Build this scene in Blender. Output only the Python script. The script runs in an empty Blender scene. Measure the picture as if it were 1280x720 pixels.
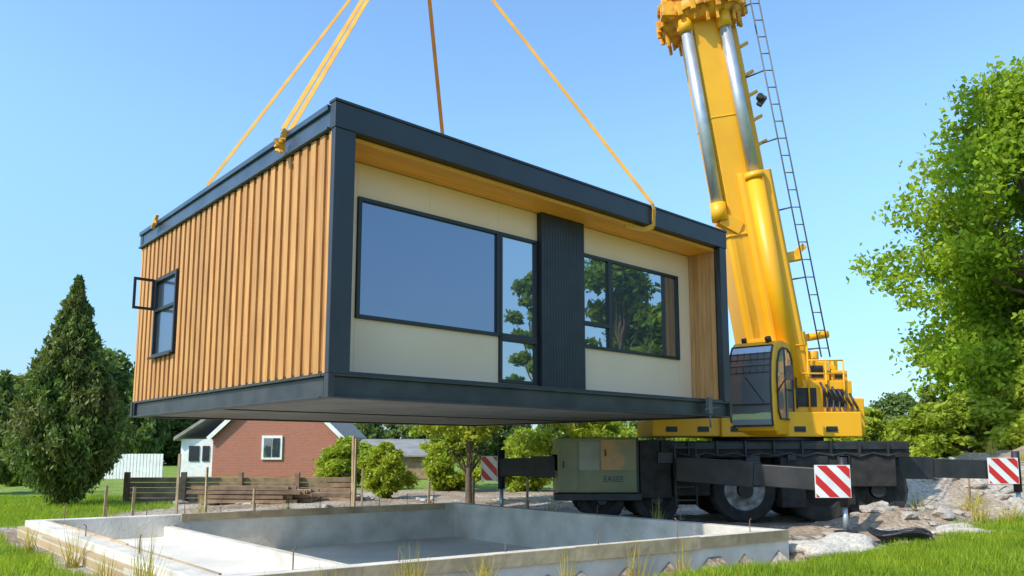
import bpy, math, random, bmesh
import numpy as np
from mathutils import Vector, Matrix, noise as mnoise
random.seed(7); np.random.seed(7)
SC=bpy.context.scene; COL=SC.collection
SC.view_settings.view_transform='Standard'; SC.view_settings.look='None'; SC.view_settings.exposure=0

# ------------------------------------------------------------------ materials
def mat(name,c1,c2=None,scale=4,rough=.7,metal=0,bump=0.,bscale=None,stretch=(1,1,1),island=0,detail=6,spec=None,contrast=(.35,.65)):
    m=bpy.data.materials.new(name); m.use_nodes=True; nt=m.node_tree; N=nt.nodes; L=nt.links
    b=N['Principled BSDF']; b.inputs['Roughness'].default_value=rough; b.inputs['Metallic'].default_value=metal
    if spec is not None: b.inputs['Specular IOR Level'].default_value=spec
    if c2 is None: c2=tuple(x*.8 for x in c1)
    tc=N.new('ShaderNodeTexCoord'); mp=N.new('ShaderNodeMapping'); mp.inputs['Scale'].default_value=stretch
    L.new(tc.outputs['Object'],mp.inputs['Vector'])
    nz=N.new('ShaderNodeTexNoise'); nz.inputs['Scale'].default_value=scale; nz.inputs['Detail'].default_value=detail
    L.new(mp.outputs[0],nz.inputs['Vector'])
    r=N.new('ShaderNodeMapRange'); r.inputs[1].default_value=contrast[0]; r.inputs[2].default_value=contrast[1]
    L.new(nz.outputs['Fac'],r.inputs[0])
    mx=N.new('ShaderNodeMix'); mx.data_type='RGBA'
    mx.inputs[6].default_value=(*c1,1); mx.inputs[7].default_value=(*c2,1)
    L.new(r.outputs[0],mx.inputs[0]); out=mx.outputs[2]
    if island>0:
        g=N.new('ShaderNodeNewGeometry'); hs=N.new('ShaderNodeHueSaturation')
        r2=N.new('ShaderNodeMapRange'); r2.inputs[3].default_value=1-island; r2.inputs[4].default_value=1+island
        L.new(g.outputs['Random Per Island'],r2.inputs[0]); L.new(r2.outputs[0],hs.inputs['Value'])
        L.new(out,hs.inputs['Color']); out=hs.outputs[0]
    L.new(out,b.inputs['Base Color'])
    if bump>0:
        n2=N.new('ShaderNodeTexNoise'); n2.inputs['Scale'].default_value=bscale or scale*3; n2.inputs['Detail'].default_value=8
        L.new(mp.outputs[0],n2.inputs['Vector'])
        bp=N.new('ShaderNodeBump'); bp.inputs['Strength'].default_value=bump; bp.inputs['Distance'].default_value=.03
        L.new(n2.outputs['Fac'],bp.inputs['Height']); L.new(bp.outputs[0],b.inputs['Normal'])
    return m
def leafmat(name,c1,c2,scale=.5,trans=.35):
    m=mat(name,c1,c2,scale=scale,rough=.55,island=.35,detail=3)
    nt=m.node_tree;N=nt.nodes;L=nt.links;b=N['Principled BSDF'];o=N['Material Output']
    col=b.inputs['Base Color'].links[0].from_socket
    t=N.new('ShaderNodeBsdfTranslucent'); ms=N.new('ShaderNodeMixShader'); ms.inputs[0].default_value=trans
    gm=N.new('ShaderNodeMix'); gm.data_type='RGBA'; gm.blend_type='MULTIPLY'; gm.inputs[0].default_value=1
    gm.inputs[7].default_value=(1.6,1.5,.7,1); L.new(col,gm.inputs[6]); L.new(gm.outputs[2],t.inputs['Color'])
    L.new(b.outputs[0],ms.inputs[1]); L.new(t.outputs[0],ms.inputs[2]); L.new(ms.outputs[0],o.inputs[0])
    b.inputs['Specular IOR Level'].default_value=.2
    return m
def glassmat(name,refl=.5,tint=(.75,.85,1),dark=(.012,.018,.028),wav=.12):
    m=bpy.data.materials.new(name); m.use_nodes=True; nt=m.node_tree;N=nt.nodes;L=nt.links
    b=N['Principled BSDF']; b.inputs['Base Color'].default_value=(*dark,1); b.inputs['Roughness'].default_value=.3
    g=N.new('ShaderNodeBsdfGlossy'); g.inputs['Color'].default_value=(*tint,1); g.inputs['Roughness'].default_value=.015
    tc=N.new('ShaderNodeTexCoord'); nz=N.new('ShaderNodeTexNoise'); nz.inputs['Scale'].default_value=1.2; nz.inputs['Detail'].default_value=1
    L.new(tc.outputs['Object'],nz.inputs['Vector'])
    bp=N.new('ShaderNodeBump'); bp.inputs['Strength'].default_value=wav; bp.inputs['Distance'].default_value=.03
    L.new(nz.outputs['Fac'],bp.inputs['Height']); L.new(bp.outputs[0],g.inputs['Normal'])
    ms=N.new('ShaderNodeMixShader'); ms.inputs[0].default_value=refl
    L.new(b.outputs[0],ms.inputs[1]); L.new(g.outputs[0],ms.inputs[2]); L.new(ms.outputs[0],N['Material Output'].inputs[0])
    return m
def brickmat(name,c1,c2,mortar,scale=1,bw=.4,rh=.2,ms=.012):
    m=bpy.data.materials.new(name); m.use_nodes=True; nt=m.node_tree;N=nt.nodes;L=nt.links
    b=N['Principled BSDF']; b.inputs['Roughness'].default_value=.85
    tc=N.new('ShaderNodeTexCoord'); sp=N.new('ShaderNodeSeparateXYZ'); cb=N.new('ShaderNodeCombineXYZ')
    L.new(tc.outputs['Object'],sp.inputs[0]); 
    ad=N.new('ShaderNodeMath'); ad.operation='ADD'; L.new(sp.outputs[0],ad.inputs[0]); L.new(sp.outputs[1],ad.inputs[1]); L.new(ad.outputs[0],cb.inputs[0])
    L.new(sp.outputs[2],cb.inputs[1])
    br=N.new('ShaderNodeTexBrick'); br.inputs['Color1'].default_value=(*c1,1); br.inputs['Color2'].default_value=(*c2,1)
    br.inputs['Mortar'].default_value=(*mortar,1); br.inputs['Scale'].default_value=scale
    br.inputs['Brick Width'].default_value=bw; br.inputs['Row Height'].default_value=rh; br.inputs['Mortar Size'].default_value=ms
    L.new(cb.outputs[0],br.inputs['Vector']); L.new(br.outputs['Color'],b.inputs['Base Color'])
    return m

M={}
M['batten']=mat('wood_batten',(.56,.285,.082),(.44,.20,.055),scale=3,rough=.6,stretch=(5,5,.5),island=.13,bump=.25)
M['shaded_board']=mat('shaded_wood_board',(.41,.185,.05),(.31,.13,.034),scale=3,rough=.65,stretch=(5,5,.5),island=.18,bump=.2)  # browner than the battens: the shadow in the grooves is put into this colour
M['soffit']=mat('soffit_wood',(.95,.43,.06),(.85,.34,.04),scale=3,rough=.5,stretch=(.5,6,6),island=.08,bump=.1)
M['retwood']=mat('return_wood',(.58,.29,.11),(.45,.21,.07),scale=3,rough=.6,stretch=(5,5,.5),island=.12)
M['char']=mat('charcoal_metal',(.022,.025,.031),(.030,.034,.041),scale=1.5,rough=.42)
M['char2']=mat('charcoal_slats',(.016,.018,.022),(.024,.027,.032),scale=3,rough=.5)
M['steel']=mat('painted_steel',(.030,.032,.036),(.055,.055,.058),scale=2.5,rough=.45,metal=.2,bump=.05)
M['steelblue']=mat('blue_grey_steel',(.05,.08,.115),(.08,.11,.15),scale=2,rough=.38,metal=.4)
M['under']=mat('underside_panel',(.15,.145,.14),(.22,.21,.20),scale=1.1,rough=.7)
M['cream']=mat('cream_panel',(.92,.65,.45),(.84,.57,.38),scale=.8,rough=.6,island=.025,contrast=(.2,.8))
M['roof']=mat('roof_membrane',(.10,.11,.12),(.14,.15,.16),scale=2)
M['frame']=mat('black_frame',(.012,.014,.016),(.018,.02,.022),rough=.4)
M['glass']=glassmat('window_glass',.27,(.66,.74,.90),(.03,.04,.055),.2)
M['glass2']=glassmat('tree_window_glass',.45,(.88,.95,.98))
M['cabglass']=glassmat('cab_glass',.30,(.85,.92,1),(.17,.185,.20),.6)
M['yellow']=mat('crane_yellow',(.85,.42,.007),(.76,.35,.006),scale=1.2,rough=.42,bump=.03,contrast=(.3,.75))
M['orange']=mat('weathered_yellow',(.80,.36,.012),(.42,.15,.01),scale=5,rough=.55,bump=.3,contrast=(.44,.66))
M['chrome']=mat('chrome_rod',(.50,.54,.58),(.42,.46,.5),rough=.42,metal=.6)
M['black']=mat('black_steel',(.014,.014,.016),(.03,.03,.032),scale=3,rough=.5,bump=.05)
M['grime']=mat('grimy_chassis',(.014,.013,.013),(.035,.031,.027),scale=5,rough=.85,bump=.2)
M['rubber']=mat('tyre_rubber',(.014,.014,.014),(.035,.032,.028),scale=5,rough=.9,bump=.2)
M['rim']=mat('wheel_rim',(.42,.41,.40),(.14,.13,.12),scale=6,rough=.6,metal=.2)
M['rimd']=mat('dark_wheel_rim',(.025,.023,.02),(.015,.015,.015),scale=6,rough=.85)
M['olive']=mat('olive_panel',(.165,.17,.085),(.23,.22,.12),scale=1.4,rough=.35)
M['tan']=mat('tan_panel',(.52,.27,.10),(.24,.22,.11),scale=1.8,rough=.4,contrast=(.45,.6))
M['silver']=mat('grey_panel',(.30,.30,.24),(.22,.225,.16),scale=2,rough=.4)
M['greyroof']=mat('sheet_roof',(.26,.25,.24),(.18,.175,.165),scale=2,rough=.8)
M['strap']=mat('webbing_strap',(.76,.38,.045),(.62,.29,.035),scale=3,rough=.75)
M['strapred']=mat('orange_red_strap',(.85,.28,.06),(.72,.21,.045),scale=3,rough=.7)
M['rope']=mat('steel_cable',(.12,.12,.12),rough=.5)
M['red']=mat('red_reflective',(.62,.02,.02),(.5,.02,.02),rough=.4)
M['white']=mat('white_paint',(.80,.80,.78),(.68,.68,.65),scale=3,rough=.5)
M['conc']=mat('concrete',(.68,.63,.55),(.45,.42,.36),scale=1.8,rough=.9,bump=.4,bscale=14,contrast=(.36,.70))
M['concd']=mat('floor_concrete',(.74,.70,.63),(.58,.55,.49),scale=.9,rough=.85,bump=.2,bscale=10)
M['block']=brickmat('block_course',(.44,.32,.17),(.26,.18,.10),(.50,.45,.36),bw=.34,rh=.13,ms=.014)
M['plank']=mat('formwork_timber',(.50,.38,.22),(.33,.24,.14),scale=3,rough=.8,island=.2,bump=.3)
M['timber']=mat('weathered_timber',(.34,.23,.14),(.20,.13,.08),scale=4,rough=.9,island=.3,bump=.3)
M['rust']=mat('rusty_rebar',(.20,.12,.07),(.13,.08,.05),scale=20,rough=.9)
M['brick']=brickmat('red_brick',(.40,.125,.07),(.33,.105,.06),(.34,.20,.15),bw=.26,rh=.09,ms=.012)
M['tile']=mat('grey_roof',(.22,.20,.19),(.30,.28,.26),scale=5,rough=.95)
M['bark']=mat('bark',(.17,.12,.085),(.10,.07,.05),scale=6,rough=.95,bump=.5,stretch=(3,3,.6))
M['stone']=mat('rubble_stone',(.46,.42,.36),(.32,.28,.24),scale=3,rough=.95,bump=.5,bscale=10)
M['gravel']=mat('pale_gravel',(.62,.57,.49),(.42,.38,.32),scale=14,rough=1,bump=.9,bscale=30)
M['pipe']=mat('black_pipe',(.02,.02,.022),rough=.4)
M['leafA']=leafmat('bright_leaves',(.32,.41,.035),(.20,.31,.025),trans=.45)
M['leafF']=leafmat('mirrored_leaves',(.20,.28,.03),(.12,.20,.022),trans=.35)
M['leafC']=leafmat('conifer_leaves',(.12,.20,.04),(.15,.16,.05),scale=.8,trans=.25)
M['leafD']=leafmat('bush_leaves',(.36,.42,.05),(.24,.32,.035),trans=.45)
M['leafE']=leafmat('far_leaves',(.16,.22,.065),(.12,.175,.05),trans=.3)
M['grass']=leafmat('grass_blades',(.30,.39,.03),(.19,.29,.022),scale=.8,trans=.42)
M['dry']=leafmat('dry_weed',(.50,.38,.10),(.34,.34,.06),scale=2,trans=.3)

# ------------------------------------------------------------------ builders
class MB:
    def __init__(s): s.v=[];s.f=[];s.m=[];s.sm=[]
    def add(s,vs,fs,m=0,smooth=False):
        o=len(s.v); s.v+= [tuple(v) for v in vs]
        for f in fs: s.f.append([o+i for i in f]); s.m.append(m); s.sm.append(smooth)
    def hexa(s,p,m=0):
        s.add(p,[(3,2,1,0),(4,5,6,7),(0,1,5,4),(1,2,6,5),(2,3,7,6),(3,0,4,7)],m)
    def b(s,x0,x1,y0,y1,z0,z1,m=0):
        s.hexa([(x0,y0,z0),(x1,y0,z0),(x1,y1,z0),(x0,y1,z0),(x0,y0,z1),(x1,y0,z1),(x1,y1,z1),(x0,y1,z1)],m); return s
    def beam(s,p0,p1,w,h,m=0,up=(0,0,1),w1=None,h1=None):
        p0=Vector(p0);p1=Vector(p1);d=(p1-p0).normalized();u=Vector(up)
        if abs(d.dot(u))>.99: u=Vector((0,1,0))
        x=d.cross(u).normalized(); y=x.cross(d).normalized(); w1=w1 or w; h1=h1 or h
        P=[]
        for c,ww,hh in((p0,w,h),(p1,w1,h1)):
            for a,b_ in((-1,-1),(1,-1),(1,1),(-1,1)): P.append(c+x*a*ww/2+y*b_*hh/2)
        s.hexa(P,m); return s
    def tube(s,p0,p1,r0,r1=None,n=12,m=0,cap=True):
        p0=Vector(p0);p1=Vector(p1); r1=r0 if r1 is None else r1
        d=(p1-p0).normalized(); u=Vector((0,0,1)) if abs(d.z)<.95 else Vector((1,0,0))
        x=d.cross(u).normalized(); y=d.cross(x)
        P=[]
        for c,r in((p0,r0),(p1,r1)):
            for i in range(n):
                a=2*math.pi*i/n; P.append(c+x*math.cos(a)*r+y*math.sin(a)*r)
        o=len(s.v); s.add(P,[(i,(i+1)%n,n+(i+1)%n,n+i) for i in range(n)],m,n>5)
        if cap: s.f.append([o+i for i in range(n)][::-1]); s.m.append(m); s.sm.append(False); s.f.append([o+n+i for i in range(n)]); s.m.append(m); s.sm.append(False)
        return s
    def poly(s,pts,vec,m=0):
        n=len(pts); vec=Vector(vec); P=[Vector(p) for p in pts]+[Vector(p)+vec for p in pts]
        s.add(P,[tuple(range(n))[::-1],tuple(range(n,2*n))]+[(i,(i+1)%n,n+(i+1)%n,n+i) for i in range(n)],m)
    def obj(s,name,mats,parent=None,org=(0,0,0),bevel=0,loc=None,label=None,segs=2):
        me=bpy.data.meshes.new(name); og=Vector(org)
        me.from_pydata([tuple(Vector(v)-og) for v in s.v],[],s.f)
        for k in mats: me.materials.append(M[k])
        me.polygons.foreach_set('material_index',s.m); me.polygons.foreach_set('use_smooth',s.sm)
        bm=bmesh.new(); bm.from_mesh(me); bmesh.ops.recalc_face_normals(bm,faces=bm.faces); bm.to_mesh(me); bm.free()
        o=bpy.data.objects.new(name,me); COL.objects.link(o)
        if parent: o.parent=parent
        if loc is not None: o.location=loc
        if bevel:
            bv=o.modifiers.new('bevel','BEVEL'); bv.width=bevel; bv.segments=segs; bv.limit_method='ANGLE'; bv.angle_limit=math.radians(40)
        if label: o['label']=label
        return o
def tag(o,label,cat,group=None,kind=None):
    o['label']=label; o['category']=cat
    if group:o['group']=group
    if kind:o['kind']=kind
    return o
def empty(name,loc,label,cat,rz=0,group=None):
    e=bpy.data.objects.new(name,None); e.empty_display_size=.3; e.location=loc; e.rotation_euler=(0,0,rz); COL.objects.link(e)
    return tag(e,label,cat,group)
def dup(root,loc,rz=0,sc=1,label=None):
    def rec(o,par):
        c=o.copy(); COL.objects.link(c)
        if par: c.parent=par
        for ch in [x for x in o.children]: rec(ch,c)
        return c
    c=rec(root,None); c.location=loc; c.rotation_euler=(0,0,rz)
    c.scale=sc if hasattr(sc,'__len__') else (sc,sc,sc)
    if label:c['label']=label
    return c
def npmesh(name,verts,k,matk,parent=None):
    n=len(verts); me=bpy.data.meshes.new(name); nf=n//k
    me.vertices.add(n); me.vertices.foreach_set('co',verts.astype(np.float32).ravel())
    me.loops.add(n); me.loops.foreach_set('vertex_index',np.arange(n,dtype=np.int32))
    me.polygons.add(nf); me.polygons.foreach_set('loop_start',np.arange(0,n,k,dtype=np.int32))
    me.update(calc_edges=True); me.validate(); me.materials.append(M[matk])
    o=bpy.data.objects.new(name,me); COL.objects.link(o)
    if parent:o.parent=parent
    return o
def leaves(C,size,elong=1.,up=0.,rng=np.random):
    n=len(C); a=rng.normal(size=(n,3)); a[:,2]+=up*3; a/=np.linalg.norm(a,axis=1)[:,None]
    b=rng.normal(size=(n,3)); b-= (b*a).sum(1)[:,None]*a; b/=np.linalg.norm(b,axis=1)[:,None]
    s=size*rng.uniform(.6,1.4,size=(n,1))
    V=np.stack([C+a*s*elong,C+b*s*.55,C-a*s*elong,C-b*s*.55],1)
    return V.reshape(-1,3)

# ------------------------------------------------------------------ camera, sky, sun
cam=bpy.data.cameras.new('camera'); co=bpy.data.objects.new('camera',cam); COL.objects.link(co)
co.location=(0,0,1.6); co.rotation_euler=(math.radians(97),0,0); cam.lens=26.7; cam.sensor_width=36; cam.shift_y=.0664; cam.clip_end=6000
SC.camera=co
w=bpy.data.worlds.new('World'); SC.world=w; w.use_nodes=True; nt=w.node_tree
sk=nt.nodes.new('ShaderNodeTexSky'); sk.sky_type='NISHITA'; sk.sun_disc=False
sund=Vector((-.80,-.60,0)).normalized(); EL=math.radians(44)
sk.sun_elevation=EL; sk.sun_rotation=math.atan2(sund.x,sund.y)%(2*math.pi); sk.air_density=1.0; sk.dust_density=.7; sk.ozone_density=1.6
bg=nt.nodes['Background']; bg.inputs[1].default_value=.15
tcw=nt.nodes.new('ShaderNodeTexCoord'); spw=nt.nodes.new('ShaderNodeSeparateXYZ'); nt.links.new(tcw.outputs['Generated'],spw.inputs[0])
mrw=nt.nodes.new('ShaderNodeMapRange'); mrw.interpolation_type='SMOOTHSTEP'; mrw.inputs[1].default_value=-.02; mrw.inputs[2].default_value=.42; nt.links.new(spw.outputs[2],mrw.inputs[0])
tw=nt.nodes.new('ShaderNodeMix'); tw.data_type='RGBA'; tw.inputs[6].default_value=(.74,.94,1.14,1); tw.inputs[7].default_value=(1.68,2.06,2.18,1); nt.links.new(mrw.outputs[0],tw.inputs[0])
tm=nt.nodes.new('ShaderNodeMix'); tm.data_type='RGBA'; tm.blend_type='MULTIPLY'; tm.inputs[0].default_value=1
nt.links.new(tw.outputs[2],tm.inputs[7]); nt.links.new(sk.outputs[0],tm.inputs[6]); nt.links.new(tm.outputs[2],bg.inputs[0])
sl=bpy.data.lights.new('sun','SUN'); sl.energy=4.8; sl.angle=math.radians(.5); sl.color=(1,.93,.82)
so=bpy.data.objects.new('sun',sl); COL.objects.link(so); so.location=(-30,-20,40)
sv=Vector((sund.x*math.cos(EL),sund.y*math.cos(EL),math.sin(EL))); so.rotation_euler=(-sv).to_track_quat('-Z','Y').to_euler()

# ------------------------------------------------------------------ ground
NP=Vector((-3.12,7.82,0)); A=Vector((.846,.532,0)); B=Vector((-.672,.741,0)); A.normalize();B.normalize()
LA,LB=9.0,8.75
det=A.x*B.y-A.y*B.x
def st(x,y):
    dx,dy=x-NP.x,y-NP.y
    return (dx*B.y-dy*B.x)/det,(A.x*dy-A.y*dx)/det
def F(s,t,z): p=NP+A*s+B*t; return Vector((p.x,p.y,z))
def sstep(a,b,x): 
    t=min(1,max(0,(x-a)/(b-a))); return t*t*(3-2*t)
def gh(x,y):
    s,t=st(x,y); h=0
    if t<0: h-=.22*sstep(2.5,5.5,s)*(1-sstep(9.2,11,s))*sstep(-1.6,-.5,t)
    h+=.16*sstep(6,11,x)*(1-sstep(16,24,y))*sstep(4,10,y)
    h+=2.0*math.exp(-((x-21)/8.5)**2-((y-26)/3.4)**2)
    h+=1.0*math.exp(-((x-13)/2.4)**2-((y-22.5)/1.7)**2)+.8*math.exp(-((x-17)/1.8)**2-((y-21.5)/1.3)**2)
    h+=.42*math.exp(-((x-7.6)/1.5)**2-((y-15.35)/.5)**2)+.30*math.exp(-((x-10.2)/1.6)**2-((y-16.5)/.55)**2)
    h+=2.6*sstep(14,24,x)*sstep(28,42,y)*(1-sstep(60,90,y))
    dist=math.hypot(x,y); rg=1+2.4*sstep(11,13,x)*sstep(19,21,y)*(1-sstep(26,29,y))
    if dist<60 and not(-.3<s<LA+.3 and -.3<t<LB+.3): h+=rg*(.06*mnoise.noise(Vector((x*.9,y*.9,0)))+.045*mnoise.noise(Vector((x*2.3,y*2.3,5))))+.06*mnoise.noise(Vector((x*.25,y*.25,3)))
    return h
def gmask(x,y):
    s,t=st(x,y); n=.8*mnoise.noise(Vector((x*.5,y*.5,9)))
    g=0
    if s<0: g=max(g,sstep(.15,.6,-s+n*.4)*(1-sstep(9,11.5,t+n)))
    g=max(g,sstep(9.0,10.2,-x+n*.8)*sstep(15,17,y)*(1 if not(-12.2<x<-4 and 22.9<y<26) else 0))
    e=9.9+(x-2)*.72-y
    if x>1.0: g=max(g,sstep(-.3,.5,e+n*.6))
    if y>29: g=max(g,sstep(29,32,y+n*3))
    if x>14 and y>26: g=max(g,sstep(-.2,.3,n+(y-28)*.2))
    return g
def axis(L):
    a=list(np.arange(0,L+.001,L/34)); st_=L/34
    lo=[];v=0;d=st_
    while v>-1500:
        v-=d; lo.append(v)
        if v<-16: d*=1.22
    hi=[];v=L;d=st_
    while v<1500:
        v+=d; hi.append(v)
        if v>26: d*=1.22
    return lo[::-1]+a+hi, len(lo), len(lo)+34
sa,si0,si1=axis(LA); ta,ti0,ti1=axis(LB)
vs=[];gm=[]
for t in ta:
    for s in sa:
        p=NP+A*s+B*t; vs.append((p.x,p.y,gh(p.x,p.y))); gm.append(gmask(p.x,p.y))
ns=len(sa); fs=[]
for j in range(len(ta)-1):
    for i in range(ns-1):
        if si0<=i<si1 and ti0<=j<ti1: continue
        fs.append((j*ns+i,j*ns+i+1,(j+1)*ns+i+1,(j+1)*ns+i))
me=bpy.data.meshes.new('ground'); me.from_pydata(vs,[],fs); 
at=me.attributes.new('grassy','FLOAT','POINT'); at.data.foreach_set('value',gm)
me.polygons.foreach_set('use_smooth',[True]*len(fs))
gmat=bpy.data.materials.new('ground_soil'); gmat.use_nodes=True; N=gmat.node_tree.nodes;L=gmat.node_tree.links;b=N['Principled BSDF'];b.inputs['Roughness'].default_value=.95
tc=N.new('ShaderNodeTexCoord')
def nzn(sc,de=8):
    n=N.new('ShaderNodeTexNoise'); n.inputs['Scale'].default_value=sc; n.inputs['Detail'].default_value=de; L.new(tc.outputs['Object'],n.inputs['Vector']); return n.outputs['Fac']
def ramp(fac,stops):
    r=N.new('ShaderNodeValToRGB'); r.color_ramp.elements[0].position=stops[0][0]; r.color_ramp.elements[0].color=(*stops[0][1],1)
    r.color_ramp.elements[1].position=stops[-1][0]; r.color_ramp.elements[1].color=(*stops[-1][1],1)
    for p,c in stops[1:-1]:
        e=r.color_ramp.elements.new(p); e.color=(*c,1)
    L.new(fac,r.inputs[0]); return r.outputs[0]
soil=ramp(nzn(.6),[(.3,(.26,.18,.11)),(.5,(.40,.31,.22)),(.65,(.52,.45,.36))])
peb=ramp(nzn(12),[(.3,(.5,.5,.5)),(.7,(1.15,1.15,1.15))])
mm=N.new('ShaderNodeMix');mm.data_type='RGBA';mm.blend_type='MULTIPLY';mm.inputs[0].default_value=1;L.new(soil,mm.inputs[6]);L.new(peb,mm.inputs[7])
gr=ramp(nzn(1.5),[(.3,(.13,.19,.018)),(.7,(.22,.30,.03))])
an=N.new('ShaderNodeAttribute'); an.attribute_name='grassy'
md=N.new('ShaderNodeMath');md.operation='ADD'; L.new(an.outputs['Fac'],md.inputs[0])
mr=N.new('ShaderNodeMapRange'); mr.inputs[1].default_value=.3;mr.inputs[2].default_value=.7;mr.inputs[3].default_value=-.3;mr.inputs[4].default_value=.3; L.new(nzn(3),mr.inputs[0]); L.new(mr.outputs[0],md.inputs[1])
mr2=N.new('ShaderNodeMapRange'); mr2.inputs[1].default_value=.35;mr2.inputs[2].default_value=.65; L.new(md.outputs[0],mr2.inputs[0])
mx=N.new('ShaderNodeMix');mx.data_type='RGBA';L.new(mr2.outputs[0],mx.inputs[0]);L.new(mm.outputs[2],mx.inputs[6]);L.new(gr,mx.inputs[7]);L.new(mx.outputs[2],b.inputs['Base Color'])
bp=N.new('ShaderNodeBump');bp.inputs['Strength'].default_value=1;bp.inputs['Distance'].default_value=.1;L.new(nzn(9),bp.inputs['Height']);L.new(bp.outputs[0],b.inputs['Normal'])
me.materials.append(gmat); go=bpy.data.objects.new('ground',me); COL.objects.link(go); go['kind']='structure'; go['label']='dirt, gravel and grass building plot'; go['category']='ground'

def blades(pts,h,wd):
    P=np.array(pts); n=len(P); az=np.random.uniform(0,2*np.pi,n); hh=h*np.random.uniform(.5,1.5,n); lean=np.random.normal(0,.35,(n,2))*hh[:,None]
    dx=np.stack([np.cos(az),np.sin(az),0*az],1)*wd
    top=P+np.concatenate([lean,hh[:,None]],1)
    return np.stack([P-dx,P+dx,top],1).reshape(-1,3)
pts=[]
while len(pts)<80000:
    if random.random()<.58: x=random.uniform(1,15); y=random.uniform(8.2,19)
    else: x=random.uniform(-18,-3.5); y=random.uniform(7.5,26)
    if random.random()>min(1,(12/max(y,6))**1.0): continue
    if abs(x)>y*.72+1: continue
    if gmask(x,y)<random.uniform(.2,.9): continue
    pts.append((x,y,gh(x,y)-.01))
g=npmesh('grass',blades(pts,.12,.008),3,'grass'); tag(g,'bright green lawn grass around the building plot','grass',kind='stuff')

# ------------------------------------------------------------------ foundation
fe=empty('concrete_foundation',tuple(F(0,0,0)),'open concrete basement foundation with weathered timber edging','foundation')
def fbox(mb,s0,s1,t0,t1,z0,z1,m=0): mb.hexa([F(s0,t0,z0),F(s1,t0,z0),F(s1,t1,z0),F(s0,t1,z0),F(s0,t0,z1),F(s1,t0,z1),F(s1,t1,z1),F(s0,t1,z1)],m)
fo=F(0,0,0); T=.30; FZ=-.50
q=MB(); fbox(q,0,LA,0,.22,-1.3,T); fbox(q,0,LA,LB-.24,LB,-1.3,T); fbox(q,0,.28,.22,LB-.24,-1.3,T); fbox(q,LA-.24,LA,.22,LB-.24,-1.3,T)
q.obj('perimeter_wall',['conc'],fe,fo,bevel=.014)
q=MB(); fbox(q,2.3,2.46,.22,LB-.24,-1.2,.08)
q.obj('dividing_wall',['conc'],fe,fo,bevel=.01)
q=MB(); fbox(q,.26,LA-.2,.2,LB-.2,-1.2,FZ); fbox(q,.30,2.3,2.8,LB-.24,FZ,-.12); q.obj('basement_floor',['concd'],fe,fo)
q=MB(); fbox(q,-.10,-.003,-.08,LB+.05,-.15,.19); q.obj('block_course',['block'],fe,fo)
rr=random.Random(4)
def planks(a,bmax,fn):
    q=MB(); s_=a
    while s_<bmax-.4:
        l_=rr.uniform(1.2,2.4); e_=min(bmax,s_+l_); fn(q,s_,e_-.004,rr.uniform(0,.022)); s_=e_
    q.obj('formwork_plank',['plank'],fe,fo)
planks(.2,LA-.05,lambda q,a,b_,r:fbox(q,a,b_,-.045,-.003,.15-r,T+r))
planks(.3,LB-.3,lambda q,a,b_,r:fbox(q,.283,.315,a,b_,.12,T+r))
planks(2.6,LA-.3,lambda q,a,b_,r:fbox(q,a,b_,LB-.275,LB-.243,.17,T+r))
rb=MB(); rb.tube((0,0,-.1),(0,0,.22),.008,n=6); rb.tube((0,0,.22),(.04,0,.25),.008,n=6)
r0=tag(rb.obj('rebar',['rust'],loc=F(1.0,.16,T)),'short rusty rebar stub cast into the wall','rebar','rebar stubs along the foundation walls')
for i in range(22):
    if i<5: p=F(2.2+i*1.5,.12+random.uniform(-.04,.04),T)
    elif i<17: p=F(.6+(i-5)*.7,LB-.12,T)
    elif i<20: p=F(LA-.12,2+(i-17)*2,T)
    else: p=F(.15,2.5+(i-20)*2.6,T)
    dup(r0,p,random.uniform(0,6),(1,1,random.uniform(.6,1.3)))
sk_=MB(); sk_.beam((0,0,-.2),(0.02,0,1.5),.055,.04); 
s0=tag(sk_.obj('wooden_stake',['plank'],loc=(-7.35,16.9,0),bevel=.004),'tall thin wooden survey stake standing in the ground','stake','wooden stakes around the plot')
for (x,y,h) in((-4.05,19.8,1.25),(-4.2,20.3,1.3),(-6.9,17.4,.8),(-6.1,18.2,.45),(-8.6,17.5,.5),(-3.7,19.0,.75),(-2.2,20.3,.5),(.4,20.5,.55),(-9.6,18.2,.5),(-1.0,19.8,.6)):
    dup(s0,(x,y,0),random.uniform(0,3),(1.1,1.1,h))

# ------------------------------------------------------------------ modular house
HL,HD,HH=8.9,8.0,3.8
H0=Vector((-2.25,9.3,2.23)); RZ=math.radians(42)
hx=Vector((math.cos(RZ),math.sin(RZ),0)); hy=Vector((-math.sin(RZ),math.cos(RZ),0))
def HW(u,v,w_): return H0+hx*u+hy*v+Vector((0,0,w_))
he=empty('modular_house',H0,'wood-clad modular house with charcoal frame hanging from lifting straps','modular house',RZ)
q=MB()
def ibeam(q,x0,x1,y0,y1,z0,z1,ax):
    t=.028
    q.b(x0,x1,y0,y1,z0,z0+t); q.b(x0,x1,y0,y1,z1-t,z1)
    if ax=='x': ym=(y0+y1)/2; q.b(x0+.01,x1-.01,ym-.045,ym+.045,z0+t,z1-t)
    else: xm=(x0+x1)/2; q.b(xm-.045,xm+.045,y0+.01,y1-.01,z0+t,z1-t)
ibeam(q,-.02,HL+.02,-.03,.17,0,.30,'x'); ibeam(q,-.02,HL+.02,HD-.17,HD+.03,0,.30,'x')
ibeam(q,-.03,.17,.175,HD-.175,0,.30,'y'); ibeam(q,HL-.17,HL+.03,.175,HD-.175,0,.30,'y')
q.b(-.035,.05,-.045,.05,0.002,.298); q.b(HL-.05,HL+.035,-.045,.05,.002,.298); q.b(-.035,.05,HD-.05,HD+.045,.002,.298)
q.obj('steel_base_frame',['steel'],he,bevel=.006)
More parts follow.
